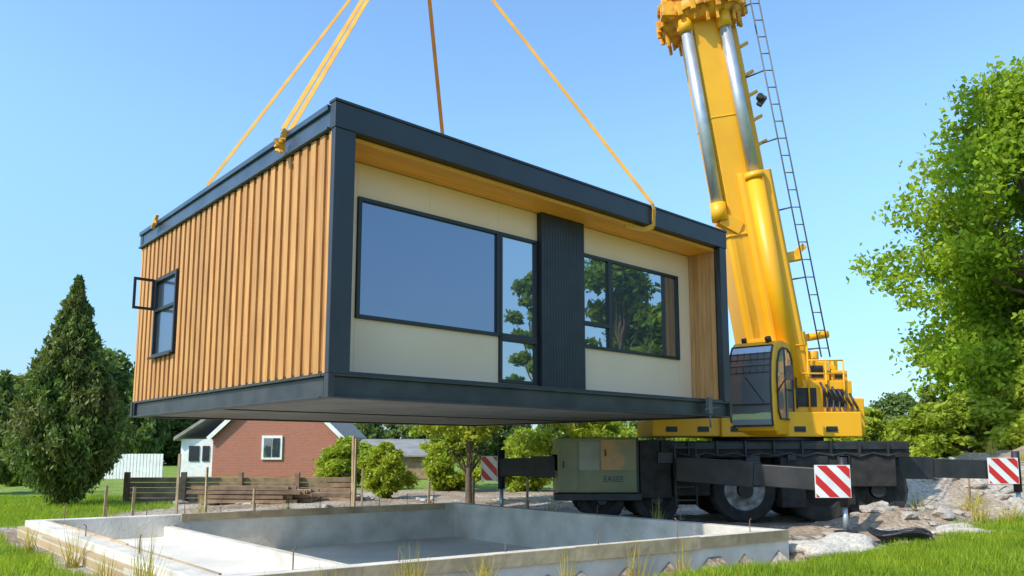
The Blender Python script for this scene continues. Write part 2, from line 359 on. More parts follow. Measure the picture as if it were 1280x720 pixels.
MB().b(.18,HL-.18,4.0,4.12,.012,.029).obj('floor_joist',['steel'],he)
q=MB(); q.b(.175,HL-.175,.175,HD-.175,.03,.06); q.obj('underside_panel',['under'],he)
q=MB(); q.b(.0,HL,.0,HD,.302,.34); q.obj('floor_deck',['char'],he)
q=MB(); pitch=.248
wv0,wv1,ww0,ww1=5.72,6.92,1.10,2.62
ys=[.09]
while ys[-1]+pitch<HD-.05: ys.append(ys[-1]+pitch)
ys.append(HD-.02)
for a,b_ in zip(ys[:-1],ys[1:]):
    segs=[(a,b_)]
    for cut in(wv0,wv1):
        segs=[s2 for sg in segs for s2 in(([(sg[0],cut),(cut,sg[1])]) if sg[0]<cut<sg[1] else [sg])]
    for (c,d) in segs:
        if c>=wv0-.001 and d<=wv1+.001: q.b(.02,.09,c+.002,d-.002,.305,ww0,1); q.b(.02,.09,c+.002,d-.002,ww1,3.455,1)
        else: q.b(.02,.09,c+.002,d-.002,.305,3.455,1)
def rib(c,d,z0,z1): q.b(-.012,.0195,c,d,z0,z1,0)
for a in ys[:-1]:
    c,d=a-.07,a+.07
    if a<.1: c,d=.075,.16
    if wv0-.075<a<wv1+.075: rib(c,d,.31,ww0-.03); rib(c,d,ww1+.03,3.45)
    else: rib(c,d,.31,3.45)
rib(HD-.1,HD,.31,3.45)
q.obj('wood_siding',['batten','shaded_board'],he,bevel=.003)
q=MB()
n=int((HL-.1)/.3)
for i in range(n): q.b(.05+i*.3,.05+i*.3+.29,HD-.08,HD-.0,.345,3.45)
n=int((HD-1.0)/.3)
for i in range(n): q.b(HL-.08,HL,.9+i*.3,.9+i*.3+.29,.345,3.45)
q.obj('rear_siding',['shaded_board'],he)
MB().b(-.03,.27,-.03,.07,.30,3.46).obj('corner_post',['char'],he,bevel=.008)
q=MB(); q.b(HL-.20,HL+.03,-.03,.10,.30,3.46); q.b(HL-.05,HL+.03,.098,.88,.342,3.44); q.obj('corner_post',['char'],he,bevel=.008)
q=MB(); q.b(-.04,HL+.04,-.04,.10,3.462,3.80); q.b(-.05,HL+.05,-.055,.12,3.802,3.84)
q.b(HL-.12,HL+.04,.12,HD-.12,3.462,3.80); q.b(-.04,HL+.04,HD-.12,HD+.04,3.462,3.80)
q.obj('roof_fascia',['char'],he,bevel=.006)
q=MB(); q.b(-.03,.10,.105,HD-.125,3.50,3.72); q.b(-.07,.14,.125,HD+.04,3.462,3.498); q.b(-.07,.14,.125,HD+.04,3.722,3.80)
q.obj('roof_edge_beam',['steelblue'],he,bevel=.005)
q=MB(); q.b(.1,HL-.12,.12,HD-.12,3.56,3.60); q.obj('roof',['roof'],he)
for (u,v) in((.9,.5),(3.2,3.0),(1.8,6.5)): MB().tube((u,v,3.6),(u,v,4.0),.03,n=8).obj('vent_pipe',['rope'],he)
q=MB(); y=.105
while y<.70: q.b(.275,HL-.205,y,y+.118,3.40,3.455); y+=.12
q.obj('soffit',['soffit'],he)
v0,v1=.72,.84; GP=.0015
q=MB()
def pan(u0,u1,z0,z1,m=0,va=v0,vb=v1): q.b(u0+GP,u1-GP,va,vb,z0+GP,z1-GP,m)
W0,W1=1.17,2.90
pan(.20,.75,.342,3.40)
pan(.75,3.38,.342,W0); pan(.75,2.0,W1,3.40); pan(2.0,3.38,W1,3.40)
pan(3.38,4.24,.342,.43); pan(3.38,4.24,W1,3.40)
pan(4.24,5.33,.342,3.40)
pan(5.33,8.25,.342,W0); pan(5.33,8.25,W1,3.40)
pan(8.25,HL-.2,.342,3.40)
q.obj('front_wall_panel',['cream'],he)
q=MB(); y=4.25
while y<5.31: q.b(y,y+.062,.60,.715,.342,3.398); y+=.0665
q.b(4.26,5.30,.64,.716,.343,3.39)
q.obj('slatted_panel',['char2'],he)
q=MB(); y=.11
while y<.71: q.b(HL-.235,HL-.202,y,min(y+.095,.718),.343,3.398); y+=.10
q.obj('return_cladding',['retwood'],he)
def window(u0,u1,z0,z1,glass,vd=.70,mull=(),hbars=(),fr=.055):
    q=MB(); d0,d1=vd-.02,vd+.06
    q.b(u0,u0+fr,d0,d1,z0,z1); q.b(u1-fr,u1,d0,d1,z0,z1); q.b(u0+fr,u1-fr,d0,d1,z0,z0+fr); q.b(u0+fr,u1-fr,d0,d1,z1-fr,z1)
    for m_ in mull: q.b(m_-.045,m_+.045,d0-.004,d1,z0+fr,z1-fr)
    for (a,b_,z,hb) in hbars: q.b(a,b_,d0-.012,d1-.002,z-hb,z+hb)
    f=q.obj('window',['frame'],he,bevel=.004)
    g=MB(); g.b(u0+fr*.5,u1-fr*.5,vd+.02,vd+.035,z0+fr*.5,z1-fr*.5); g.obj('pane',[glass],f)
    return f
window(.755,3.375,W0,W1,'glass')
window(3.385,4.235,.43,W1,'glass2',hbars=((3.42,4.20,W0,.06),))
window(5.335,8.245,W0,W1,'glass2',mull=(6.10,),hbars=((5.39,6.06,1.62,.035),))
q=MB(); f=.06
q.b(-.04,.08,wv0,wv0+f,ww0,ww1); q.b(-.04,.08,wv1-f,wv1,ww0,ww1); q.b(-.04,.08,wv0+f,wv1-f,ww0,ww0+f); q.b(-.04,.08,wv0+f,wv1-f,ww1-f,ww1); q.b(-.03,.07,wv0+f,wv1-f,1.98,2.04); q.b(-.10,-.042,wv0-.03,wv1+.03,ww0-.03,ww0+.01)
sw=q.obj('window',['frame'],he,bevel=.004,label='side window with its upper sash open outward')
g=MB(); g.b(.02,.035,wv0+.03,wv1-.03,ww0+.03,ww1-.03); g.obj('pane',['glass'],sw)
q=MB(); X1=-.42; vv=wv1-.02
q.b(X1,-.045,vv,vv+.04,2.58,2.63); q.b(X1,-.045,vv,vv+.04,2.02,2.07); q.b(X1,X1+.045,vv,vv+.04,2.07,2.58); q.b(-.09,-.045,vv,vv+.04,2.07,2.58)
q.obj('open_sash',['frame'],sw)
q=MB(); q.b(8.0,8.12,-.12,-.05,.05,.36); q.tube((8.06,-.1,.03),(8.06,-.1,-.22),.018,n=8); q.tube((8.35,-.1,.18),(7.9,-.1,.12),.02,n=8)
q.obj('tie_down_bracket',['rope'],he)

# ------------------------------------------------------------------ rigging
HK=Vector((-1.9,14.5,12.75))
def strap(name,p,wd,label,double=False,wrap=None,mk='strap'):
    q=MB(); p=Vector(p); d=(HK-p).normalized()
    side=d.cross(Vector((0,1,0))).normalized()
    if double:
        for s_ in(-1,1): q.beam(p+side*.05*s_,HK+side*.035*s_,wd,.008,0,up=(0,-1,.2))
    else: q.beam(p,HK,wd,.008,0,up=(0,-1,.2))
    if wrap:
        for k in range(len(wrap)-1): q.beam(wrap[k],wrap[k+1],.09,.010,0,up=(hy if abs((wrap[k+1]-wrap[k]).normalized().dot(hy))<.9 else (0,0,1)))
    return tag(q.obj(name,[mk],bevel=0),label,'lifting strap','lifting straps holding the house')
strap('lifting_strap',HW(-.08,4.26,3.80),.06,'yellow-orange webbing strap looped over the wood-clad side edge')
strap('lifting_strap',HW(-.08,1.28,3.82),.07,'doubled yellow webbing strap tied near the front corner',True,wrap=[HW(-.08,1.28,3.82),HW(-.13,1.28,3.72),HW(-.13,1.3,3.5)])
strap('lifting_strap',HW(7,6.5,3.62),.085,'orange-red webbing strap fixed to the roof',mk='strapred')
strap('lifting_strap',HW(6.46,-.06,3.87),.065,'yellow-orange webbing strap wrapped round the front fascia',wrap=[HW(6.46,-.06,3.87),HW(6.46,-.10,3.75),HW(6.46,-.075,3.44),HW(6.35,.06,3.385),HW(5.9,.12,3.37)])
q=MB(); pth=[HW(-.12,6.9,3.83),HW(-.15,6.8,3.7),HW(-.12,7.0,3.65),HW(-.1,6.8,3.88)]
for a,b_ in zip(pth[:-1],pth[1:]): q.beam(a,b_,.06,.025)
tag(q.obj('strap_knot',['strap']),'short knotted yellow strap end on the roof beam','strap')
q=MB(); c=HW(-.14,1.32,3.58)
for i in range(6): q.beam(c+Vector((random.uniform(-.04,.04),random.uniform(-.04,.04),random.uniform(-.08,.1))),c+Vector((random.uniform(-.1,.1),-.07,random.uniform(-.15,.1))),.06,.025)
tag(q.obj('strap_knot',['strap']),'bulky knotted yellow strap near the front corner','strap')
TIP=Vector((-1.9,15.1,51))
q=MB(); q.b(HK.x-.25,HK.x+.25,HK.y-.12,HK.y+.12,HK.z+.35,HK.z+1.2)
for i in range(10):
    a0=math.pi*(.5+i*.15); a1=math.pi*(.5+(i+1)*.15); q.tube(HK+Vector((math.cos(a0)*.2,0,math.sin(a0)*.2+.12)),HK+Vector((math.cos(a1)*.2,0,math.sin(a1)*.2+.12)),.05,n=8)
hkb=empty('hook_block',HK,'heavy crane hook block holding the straps','crane hook')
q.obj('hook',['orange'],hkb,HK,bevel=.02)
for dx in(-.12,.12): MB().tube(HK+Vector((dx,0,1.15)),Vector((TIP.x+dx,TIP.y-.4,TIP.z-.2)),.014,n=6).obj('hoist_cable',['rope'],hkb,HK)

# ------------------------------------------------------------------ crane
CO=Vector((5,18,0)); ce=empty('mobile_crane',CO,'yellow telescopic mobile crane standing on black outriggers','crane')
def cobj(q,name,mats,bevel=0,parent=None,label=None,segs=2): return q.obj(name,mats,parent or ce,CO,bevel,label=label,segs=segs)
q=MB(); q.b(3.0,8.7,16.75,19.2,1.42,1.78); q.b(1.0,3.0,16.95,19.0,1.1,1.5); q.b(1.2,8.7,17.2,18.8,.85,1.42)
q.b(2.78,3.45,16.62,17.6,.55,1.80); q.b(3.5,4.3,16.7,17.3,.60,1.42)
q.b(5.82,6.35,16.62,17.3,.35,1.42); q.b(5.95,8.3,16.58,16.75,.80,1.5); q.b(7.2,7.45,16.7,17.3,.4,1.42); q.b(3.0,8.6,18.2,18.4,.3,1.42)
cobj(q,'chassis',['grime'],.02)
q=MB(); q.b(3.02,8.65,16.70,16.745,1.60,1.74); 
for i in range(9): q.b(3.2+i*.62,3.24+i*.62,16.62,16.70,1.48,1.78)
for i in range(8): 
    x=3.6+i*.6; q.tube((x,16.56,1.52),(x+.3,16.54,1.44+.02*(i%2)),.022,n=6); q.tube((x+.3,16.54,1.44+.02*(i%2)),(x+.6,16.56,1.52),.022,n=6)
for i in range(8):
    x=3.1+random.uniform(0,5.2); q.b(x,x+random.uniform(.1,.35),16.54,16.69,1.2+random.uniform(0,.2),1.45+random.uniform(0,.1))
cobj(q,'deck_edge',['black'],.005)
q=MB(); q.b(3.5,3.53,16.5,16.55,.4,1.75); q.b(3.95,3.98,16.5,16.55,.4,1.75)
for i in range(5): q.b(3.53,3.95,16.51,16.55,.5+.28*i,.53+.28*i)
cobj(q,'step_ladder',['black'])
q=MB(); q.b(1.0,2.76,16.7,18.9,.66,1.86); cobj(q,'front_cabinet',['olive'],.03)
q=MB(); q.b(1.06,1.42,16.685,16.697,.74,1.78,0); q.b(1.46,1.9,16.68,16.697,1.15,1.78,1); q.b(1.94,2.70,16.685,16.697,1.15,1.80,3)
q.b(1.46,2.7,16.687,16.697,.74,1.11,0); q.b(2.72,2.755,16.66,16.697,.66,1.86,2)
q.b(1.1,1.13,16.66,16.685,1.2,1.35,2); q.b(2.02,2.05,16.66,16.685,1.45,1.6,2)
cd=cobj(q,'cabinet_door',['olive','silver','black','tan'],.003)
tcv=bpy.data.curves.new('lettering','FONT'); tcv.body='EASEE'; tcv.size=.17; tcv.extrude=.002
tob=bpy.data.objects.new('tmp',tcv); COL.objects.link(tob); bpy.context.view_layer.update()
tme=bpy.data.meshes.new_from_object(tob.evaluated_get(bpy.context.evaluated_depsgraph_get())); bpy.data.objects.remove(tob)
for v in tme.vertices: v.co=Vector((v.co.x+1.98-CO.x,16.682-v.co.z-CO.y,v.co.y+.90-CO.z))
tme.materials.clear(); tme.materials.append(M['black']); tl=bpy.data.objects.new('lettering',tme); COL.objects.link(tl); tl.parent=cd
q=MB(); q.b(.92,2.8,16.62,17.2,.50,.645); cobj(q,'mudguard',['black'],.01)
def wheel(x,yy,r=.62,wd=.42,rimk='rim'):
    t=MB(); prof=[(-wd/2,r*.60),(-wd/2,r*.93),(-wd/2+.05,r),(wd/2-.05,r),(wd/2,r*.93),(wd/2,r*.60)]; n=40
    P=[]
    for i in range(n):
        a=2*math.pi*i/n
        for k,(o_,rr) in enumerate(prof):
            r2=rr-(.018 if (i%2 and k in(2,3)) else 0)
            P.append((x+math.cos(a)*r2,yy+o_,r+math.sin(a)*r2))
    k=len(prof); fs=[]
    for i in range(n):
        j=(i+1)%n
        for m_ in range(k-1): fs.append((i*k+m_,i*k+m_+1,j*k+m_+1,j*k+m_))
    t.add(P,fs,0,False); h=cobj(t,'wheel',['rubber'])
    g=MB(); ya=yy-wd/2
    g.tube((x,ya+.06,r),(x,yy+wd/2-.02,r),r*.62,n=28)
    for i in range(28):
        a0=2*math.pi*i/28;a1=2*math.pi*(i+1)/28
        def pp(a,rr,o_): return (x+math.cos(a)*rr,ya+o_,r+math.sin(a)*rr)
        g.add([pp(a0,r*.62,-.005),pp(a1,r*.62,-.005),pp(a1,r*.5,.05),pp(a0,r*.5,.05)],[(0,1,2,3)],0,True)
        g.add([pp(a0,r*.5,.05),pp(a1,r*.5,.05),pp(a1,r*.26,-.03),pp(a0,r*.26,-.03)],[(0,1,2,3)],0,True)
    for i in range(10):
        a=2*math.pi*i/10; g.tube((x+math.cos(a)*r*.36,ya-.03,r+math.sin(a)*r*.36),(x+math.cos(a)*r*.36,ya+.02,r+math.sin(a)*r*.36),.02,n=6)
    g2=MB(); g2.tube((x,ya-.10,r),(x,ya+.02,r),r*.22,n=16)
    cobj(g,'rim',[rimk],0,h); cobj(g2,'hub',['black'],0,h)
for x in(1.95,3.15,5.07,6.75,7.95): wheel(x,17.0,.72 if x>4 else .52,rimk='rim' if x==5.07 else 'rimd')
for x in(1.95,3.15,5.07,6.75,7.95): wheel(x,18.95,.72 if x>4 else .52,rimk='rimd')
def plate(q,c,nrm,wd,ht,sgn=1):
    n_=Vector(nrm).normalized(); x=Vector((-n_.y,n_.x,0)); 
    if x.x<0: x=-x
    z=Vector((0,0,1)); c=Vector(c)
    q.hexa([c-x*wd/2-z*ht/2,c+x*wd/2-z*ht/2,c+x*wd/2-z*ht/2-n_*.02,c-x*wd/2-z*ht/2-n_*.02,c-x*wd/2+z*ht/2,c+x*wd/2+z*ht/2,c+x*wd/2+z*ht/2-n_*.02,c-x*wd/2+z*ht/2-n_*.02],1)
    per=.36; w2,h2=wd/2-.012,ht/2-.012
    def clip(poly,fn):
        out=[]
        for i in range(len(poly)):
            a,b_=poly[i],poly[(i+1)%len(poly)]; fa,fb=fn(a),fn(b_)
            if fa>=0: out.append(a)
            if fa*fb<0: k=fa/(fa-fb); out.append((a[0]+(b_[0]-a[0])*k,a[1]+(b_[1]-a[1])*k))
        return out
    for k in range(-4,5):
        o_=k*per; P=[(-w2,-h2),(w2,-h2),(w2,h2),(-w2,h2)]
        P=clip(P,lambda p:p[0]*sgn+p[1]-o_)
        if len(P)>2: P=clip(P,lambda p:o_+per/2-p[0]*sgn-p[1])
        if len(P)>2: q.add([c+x*p[0]+z*p[1]+n_*.004 for p in P],[tuple(range(len(P)))],0)
def outrigger(p0,p1,nrm,pw,ph,jack,sgn=1):
    q=MB(); p0=Vector(p0);p1=Vector(p1); q.beam(p0,p0+(p1-p0)*.55,.42,.50); q.beam(p0+(p1-p0)*.5,p1,.34,.42)
    o=cobj(q,'outrigger',['black'],.015)
    q=MB(); d=Vector(nrm).normalized(); plate(q,p1+d*.24+Vector((0,0,-.02)),nrm,pw,ph,sgn); cobj(q,'warning_plate',['red','white'],0,o)
    q=MB(); jx=Vector((jack[0],jack[1],0)); g=gh(jack[0],jack[1])
    q.tube(jx+Vector((0,0,p1.z-.5)),jx+Vector((0,0,p1.z+.42)),.085,n=14,m=0); q.tube(jx+Vector((0,0,g+.08)),jx+Vector((0,0,p1.z-.5)),.05,n=12,m=1)
    q.tube(jx+Vector((0,0,g-.02)),jx+Vector((0,0,g+.09)),.24,.2,n=18,m=0)
    cobj(q,'jack',['black','chrome'],0,o)
outrigger((1.6,18.0,1.2),(-.45,18.35,1.17),(-.35,-.9,0),.42,.58,(-.25,18.3))
outrigger((3.6,16.4,1.18),(5.95,14.5,1.03),(.0,-1,0),.66,.60,(6.25,14.5))
outrigger((7.6,17.5,1.22),(11.05,17.5,1.14),(-.0,-1,0),.68,.58,(11.5,17.5))
q=MB(); q.beam((6.8,18.4,1.2),(9.3,21.5,1.1),.42,.5); cobj(q,'outrigger',['black'],.015)
q=MB(); q.tube((6.0,18.0,1.78),(6.0,18.0,1.86),1.25,n=36); cobj(q,'turntable',['black'])
q=MB()
q.b(3.1,4.95,16.85,18.9,1.88,2.28); q.b(4.6,7.7,16.75,18.9,1.87,2.42); q.b(5.2,6.9,17.4,18.9,2.42,2.95); q.b(6.3,7.7,17.15,18.7,2.42,3.15); q.b(6.35,7.25,17.25,18.6,3.15,3.6); q.b(7.3,7.68,17.3,18.4,3.15,3.4)
q.b(6.32,6.72,17.22,17.6,3.6,3.95); q.b(7.71,7.98,17.2,18.5,1.9,2.75)
q.tube((6.95,17.4,3.6),(6.95,17.4,3.85),.12,n=14); q.tube((7.45,17.5,3.4),(7.45,17.5,3.65),.09,n=14)
q.b(3.3,4.3,16.95,17.6,2.28,2.36); q.tube((3.6,17.2,2.36),(3.6,17.2,2.46),.1,n=12)
q.poly([(5.55,17.5,2.5),(6.5,17.5,2.5),(6.6,17.5,3.6),(6.35,17.5,4.2),(5.75,17.5,4.2)],(0,.12,0)); q.poly([(5.55,18.4,2.5),(6.5,18.4,2.5),(6.6,18.4,3.6),(6.35,18.4,4.2),(5.75,18.4,4.2)],(0,.12,0))
cobj(q,'superstructure',['yellow'],.025)
def grille(x0,x1,y,z0,z1,vert=False):
    q=MB(); q.b(x0,x1,y-.005,y-.001,z0,z1)
    if vert:
        x=x0
        while x<x1-.03: q.b(x,x+.03,y-.02,y-.005,z0,z1); x+=.07
    else:
        z=z0
        while z<z1-.02: q.b(x0,x1,y-.02,y-.005,z,z+.022); z+=.055
    cobj(q,'vent_grille',['black'])
grille(6.42,6.88,17.15,2.55,2.98); grille(7.02,7.55,17.15,2.55,2.95,True); grille(7.38,7.6,17.3,3.2,3.33); grille(6.8,7.1,17.25,3.22,3.5); grille(6.42,6.65,17.25,3.22,3.5,True)
for i in range(6): x=3.4+i*.7; grille(x,x+.25,16.75 if x>4.5 else 16.85,1.98,2.1)
q=MB()
for x in(6.3,6.7,7.1,7.5): q.tube((x,17.1,2.42),(x,17.1,3.95 if x<6.9 else 3.6),.02,n=6)
q.tube((6.3,17.1,3.95),(6.7,17.1,3.95),.02,n=6); q.tube((6.7,17.1,3.6),(7.5,17.1,3.6),.02,n=6); q.tube((6.3,17.1,3.3),(7.5,17.1,3.3),.02,n=6)
cobj(q,'handrail',['yellow'])
q=MB()
for i in range(6):
    a=Vector((6.95+i*.13,17.08,3.1-.05*i)); b2=a+Vector((.12,-.1,-.35)); q.tube(a,b2,.026,n=8); q.tube(b2,b2+Vector((-.05,.0,-.55)),.026,n=8)
cobj(q,'hydraulic_hose',['black'])
fw=Vector((-.64,-.77,0)).normalized(); sd=Vector((.77,-.64,0)).normalized(); cc=Vector((5.62,16.98,1.9))
def CB(f,g,z): return cc+fw*f+sd*g+Vector((0,0,z))
prof=[(-.6,0),(.44,0),(.60,.10),(.67,.30),(.69,.6),(.69,1.15),(.65,1.5),(.57,1.78),(.46,1.96),(.32,2.06),(0,2.10),(-.5,2.09),(-.6,2.0)]
q=MB(); q.poly([CB(f,-.52,z) for f,z in prof],sd*1.02); cab=cobj(q,'operator_cab',['yellow'],.05,segs=3)
g=MB(); pr=[(.655,.20),(.692,.34),(.71,.6),(.71,1.15),(.67,1.51),(.59,1.79),(.49,1.95)]
for (f0,z0),(f1,z1) in zip(pr[:-1],pr[1:]): g.add([CB(f0,-.46,z0),CB(f0,.44,z0),CB(f1,.44,z1),CB(f1,-.46,z1)],[(0,1,2,3)],0,True)
cobj(g,'windscreen',['cabglass'],0,cab)
g=MB()
for s_ in(-.47,0.45):
    for (f0,z0),(f1,z1) in zip(pr[:-1],pr[1:]): g.beam(CB(f0,s_,z0),CB(f1,s_,z1),.03,.03)
g.beam(CB(.725,-.46,.66),CB(.725,.44,.66),.02,.025); g.beam(CB(.72,.30,.7),CB(.70,-.1,1.25),.02,.02)
g.beam(CB(.66,-.46,.20),CB(.66,.44,.20),.03,.04); g.beam(CB(.49,-.46,1.95),CB(.49,.44,1.95),.03,.03)
for z,fx in((1.35,.705),(1.5,.69),(1.64,.65),(1.78,.61)): g.beam(CB(fx,-.46,z),CB(fx,.44,z),.010,.010)
for i in range(5): g.beam(CB(.702,-.3+i*.15,1.33),CB(.60,-.3+i*.15,1.80),.008,.008)
cobj(g,'windscreen_guard',['black'],0,cab)
arch=[(-.42,.35),(.36,.35),(.48,.5),(.50,1.25),(.44,1.58),(.30,1.82),(.1,1.92),(-.15,1.92),(-.34,1.84),(-.44,1.66)]
g=MB(); g.poly([CB(f,.502,z) for f,z in arch],sd*.012); cobj(g,'side_window',['cabglass'],0,cab)
g=MB()
for a,b_ in zip(arch,arch[1:]+arch[:1]): g.beam(CB(a[0],.515,a[1]),CB(b_[0],.515,b_[1]),.03,.035,up=tuple(sd))
g.beam(CB(.02,.515,.35),CB(.02,.515,1.92),.025,.03); g.beam(CB(-.43,.515,1.0),CB(.02,.515,1.0),.025,.03); g.tube(CB(-.5,.57,.6),CB(-.5,.57,1.3),.018,n=6)
cobj(g,'door_frame',['black'],0,cab)
MB().tube(CB(.2,-.3,2.05),CB(.24,-.3,2.18),.06,n=12).obj('work_light',['black'],cab,CO); MB().tube(CB(.3,.3,2.03),CB(.38,.3,2.14),.07,n=12).obj('work_light',['black'],cab,CO)
g=MB(); g.tube(CB(.5,.50,.9),CB(.7,.85,1.3),.015,n=6); g.poly([CB(.66,.78,1.15),CB(.66,.93,1.15),CB(.66,.93,1.45),CB(.66,.78,1.45)],fw*.04); cobj(g,'mirror',['black'],0,cab)
def AX(z): return Vector((6.0-.168*(z-4.07),17.8-.054*(z-4.07),z))
bd=(AX(20)-AX(4)).normalized(); bx=Vector((1,0,0)); bx=(bx-bd*bx.dot(bd)).normalized(); by=bd.cross(bx)
if by.y<0: by=-by
def BP(z,x=0,y=0): return AX(z)+bx*x+by*y
def bsec(q,z0,z1,x,y,wx,wy,m=0,ch=.12):
    P0=[]; hx_,hy_=wx/2,wy/2; c=ch
    for a,b_ in((-hx_+c,-hy_),(hx_-c,-hy_),(hx_,-hy_+c),(hx_,hy_-c),(hx_-c,hy_),(-hx_+c,hy_),(-hx_,hy_-c),(-hx_,-hy_+c)):
        P0.append(BP(z0,x+a,y+b_))
    q.poly(P0,AX(z1)-AX(z0),m)
q=MB(); bsec(q,2.9,11.9,-.08,.05,.86,1.1,0,.08); bsec(q,2.9,11.6,.52,.30,.40,.9,0,.05)
bsec(q,2.9,7.0,-.38,.0,.40,1.0,0,.06); bsec(q,2.3,4.2,.12,.0,1.30,1.2,0,.08); bsec(q,2.9,8.0,.30,-.1,.82,1.05,0,.08)
for z in(3.9,6.6): bsec(q,z,z+.06,-.02,.05,1.20,1.17,0,.08)
for z in(9.4,): bsec(q,z,z+.04,-.08,.05,.88,1.13,0,.08)
bm_=cobj(q,'boom',['yellow'],.015)
q=MB(); bsec(q,12.4,24,-.05,.1,1.42,1.15,0,.2); bsec(q,24,36,-.05,.1,1.15,.95,0,.16); bsec(q,36,51,-.05,.1,.9,.75,0,.12)
for z in(23.8,35.8): bsec(q,z,z+.5,-.05,.1,1.6,1.3)
cobj(q,'telescopic_section',['yellow'],.02,bm_)
q=MB(); q.b(TIP.x-.4,TIP.x+1.0,TIP.y-.6,TIP.y+.6,TIP.z-.3,TIP.z+.7); cobj(q,'boom_head',['orange'],.03,bm_)
q=MB()
def ring(z0,z1,r0,r1,n=24,x=-.05,y=.05): q.tube(BP(z0,x,y),BP(z1,x,y),r0,r1,n=n)
ring(11.75,11.95,.80,.98); ring(11.95,12.15,1.03,1.03); ring(12.15,12.38,.92,.86); ring(12.38,12.48,1.0,1.0); ring(12.48,12.8,.84,.78)
for i in range(22):
    a=2*math.pi*i/22+random.uniform(-.05,.05)
    c=BP(12.05,-.05+math.cos(a)*1.03,.05+math.sin(a)*1.03); q.beam(c-bd*(.08+.16*random.random()),c+bd*random.uniform(.05,.12),.11,.07,up=tuple(by))
    if random.random()<.6: c2=BP(11.85,-.05+math.cos(a)*.88,.05+math.sin(a)*.88); q.beam(c2-bd*(.12+.25*random.random()),c2,.07,.08,up=tuple(by))
    c3=BP(12.43,-.05+math.cos(a)*.95,.05+math.sin(a)*.95); q.tube(c3-bd*.1,c3+bd*.12,.035,n=6)
q.b(AX(12).x-1.12,AX(12).x-.75,AX(12).y-.6,AX(12).y-.3,11.75,12.1); 
cobj(q,'boom_collar',['orange'],.012,bm_)
q=MB(); q.tube(BP(7.35,-.66,-.5),BP(11.75,-.62,-.5),.135,n=24,m=1); q.tube(BP(7.0,-.68,-.5),BP(7.42,-.66,-.5),.18,n=20,m=0); q.tube(BP(11.5,-.62,-.5),BP(11.8,-.62,-.5),.17,n=20,m=0)
q.beam(BP(7.05,-.66,-.5),BP(6.75,-.25,-.45),.2,.3)
cobj(q,'luffing_cylinder',['yellow','chrome'],0,bm_)
q=MB(); q.tube(BP(7.9,.26,-.62),BP(11.75,.26,-.58),.135,n=24,m=1); q.tube(BP(3.0,.24,-.62),BP(7.95,.26,-.62),.20,n=28,m=0); q.tube(BP(7.8,.26,-.62),BP(7.95,.26,-.62),.225,n=28,m=0)
q.tube(BP(11.45,.26,-.58),BP(11.8,.26,-.58),.17,n=20,m=0)
cobj(q,'luffing_cylinder',['yellow','chrome'],0,bm_)
q=MB(); q.beam(BP(5.95,.6,-.2),BP(5.95,1.1,-.3),.2,.22); q.beam(BP(6.0,.95,-.3),BP(6.15,1.22,-.3),.16,.14); cobj(q,'boom_bracket',['yellow'],.01,bm_)
q=MB(); q.beam(BP(4.05,.6,-.2),BP(4.05,1.3,-.3),.16,.16); q.tube(BP(4.05,.9,-.35),BP(4.05,1.35,-.35),.09,n=12); cobj(q,'boom_bracket',['yellow'],.01,bm_)
for z in(8.7,9.3,9.9,10.4,11.1): cobj(MB().beam(BP(z,.6,-.1),BP(z+.1,.90,-.15),.07,.07),'boom_bracket',['yellow'],.01,bm_)
q=MB()
l0=Vector((7.20,17.3,3.7)); l1=Vector((5.56,16.9,13.6)); sx=Vector((.10,0,0)); dl=(l1-l0)
q.tube(l0-sx,l1-sx,.017,n=6); q.tube(l0+sx,l1+sx,.017,n=6)
for i in range(24): 
    c=l0+dl*(i+.5)/24; q.tube(c-sx,c+sx,.014,n=6)
for i in range(0,24,4):
    c=l0+dl*(i+.5)/24; q.tube(c-sx,Vector((AX(c.z).x+.6,c.y+.5,c.z)),.02,n=6)
cobj(q,'ladder',['rope'],0,bm_)
q=MB(); c=BP(9.6,.80,-.3); q.beam(c,c+Vector((.14,-.05,.2)),.13,.13); q.tube(c+Vector((0,-.06,.14)),c+Vector((.0,-.18,.16)),.08,n=12); cobj(q,'work_light',['black'],.01,bm_)

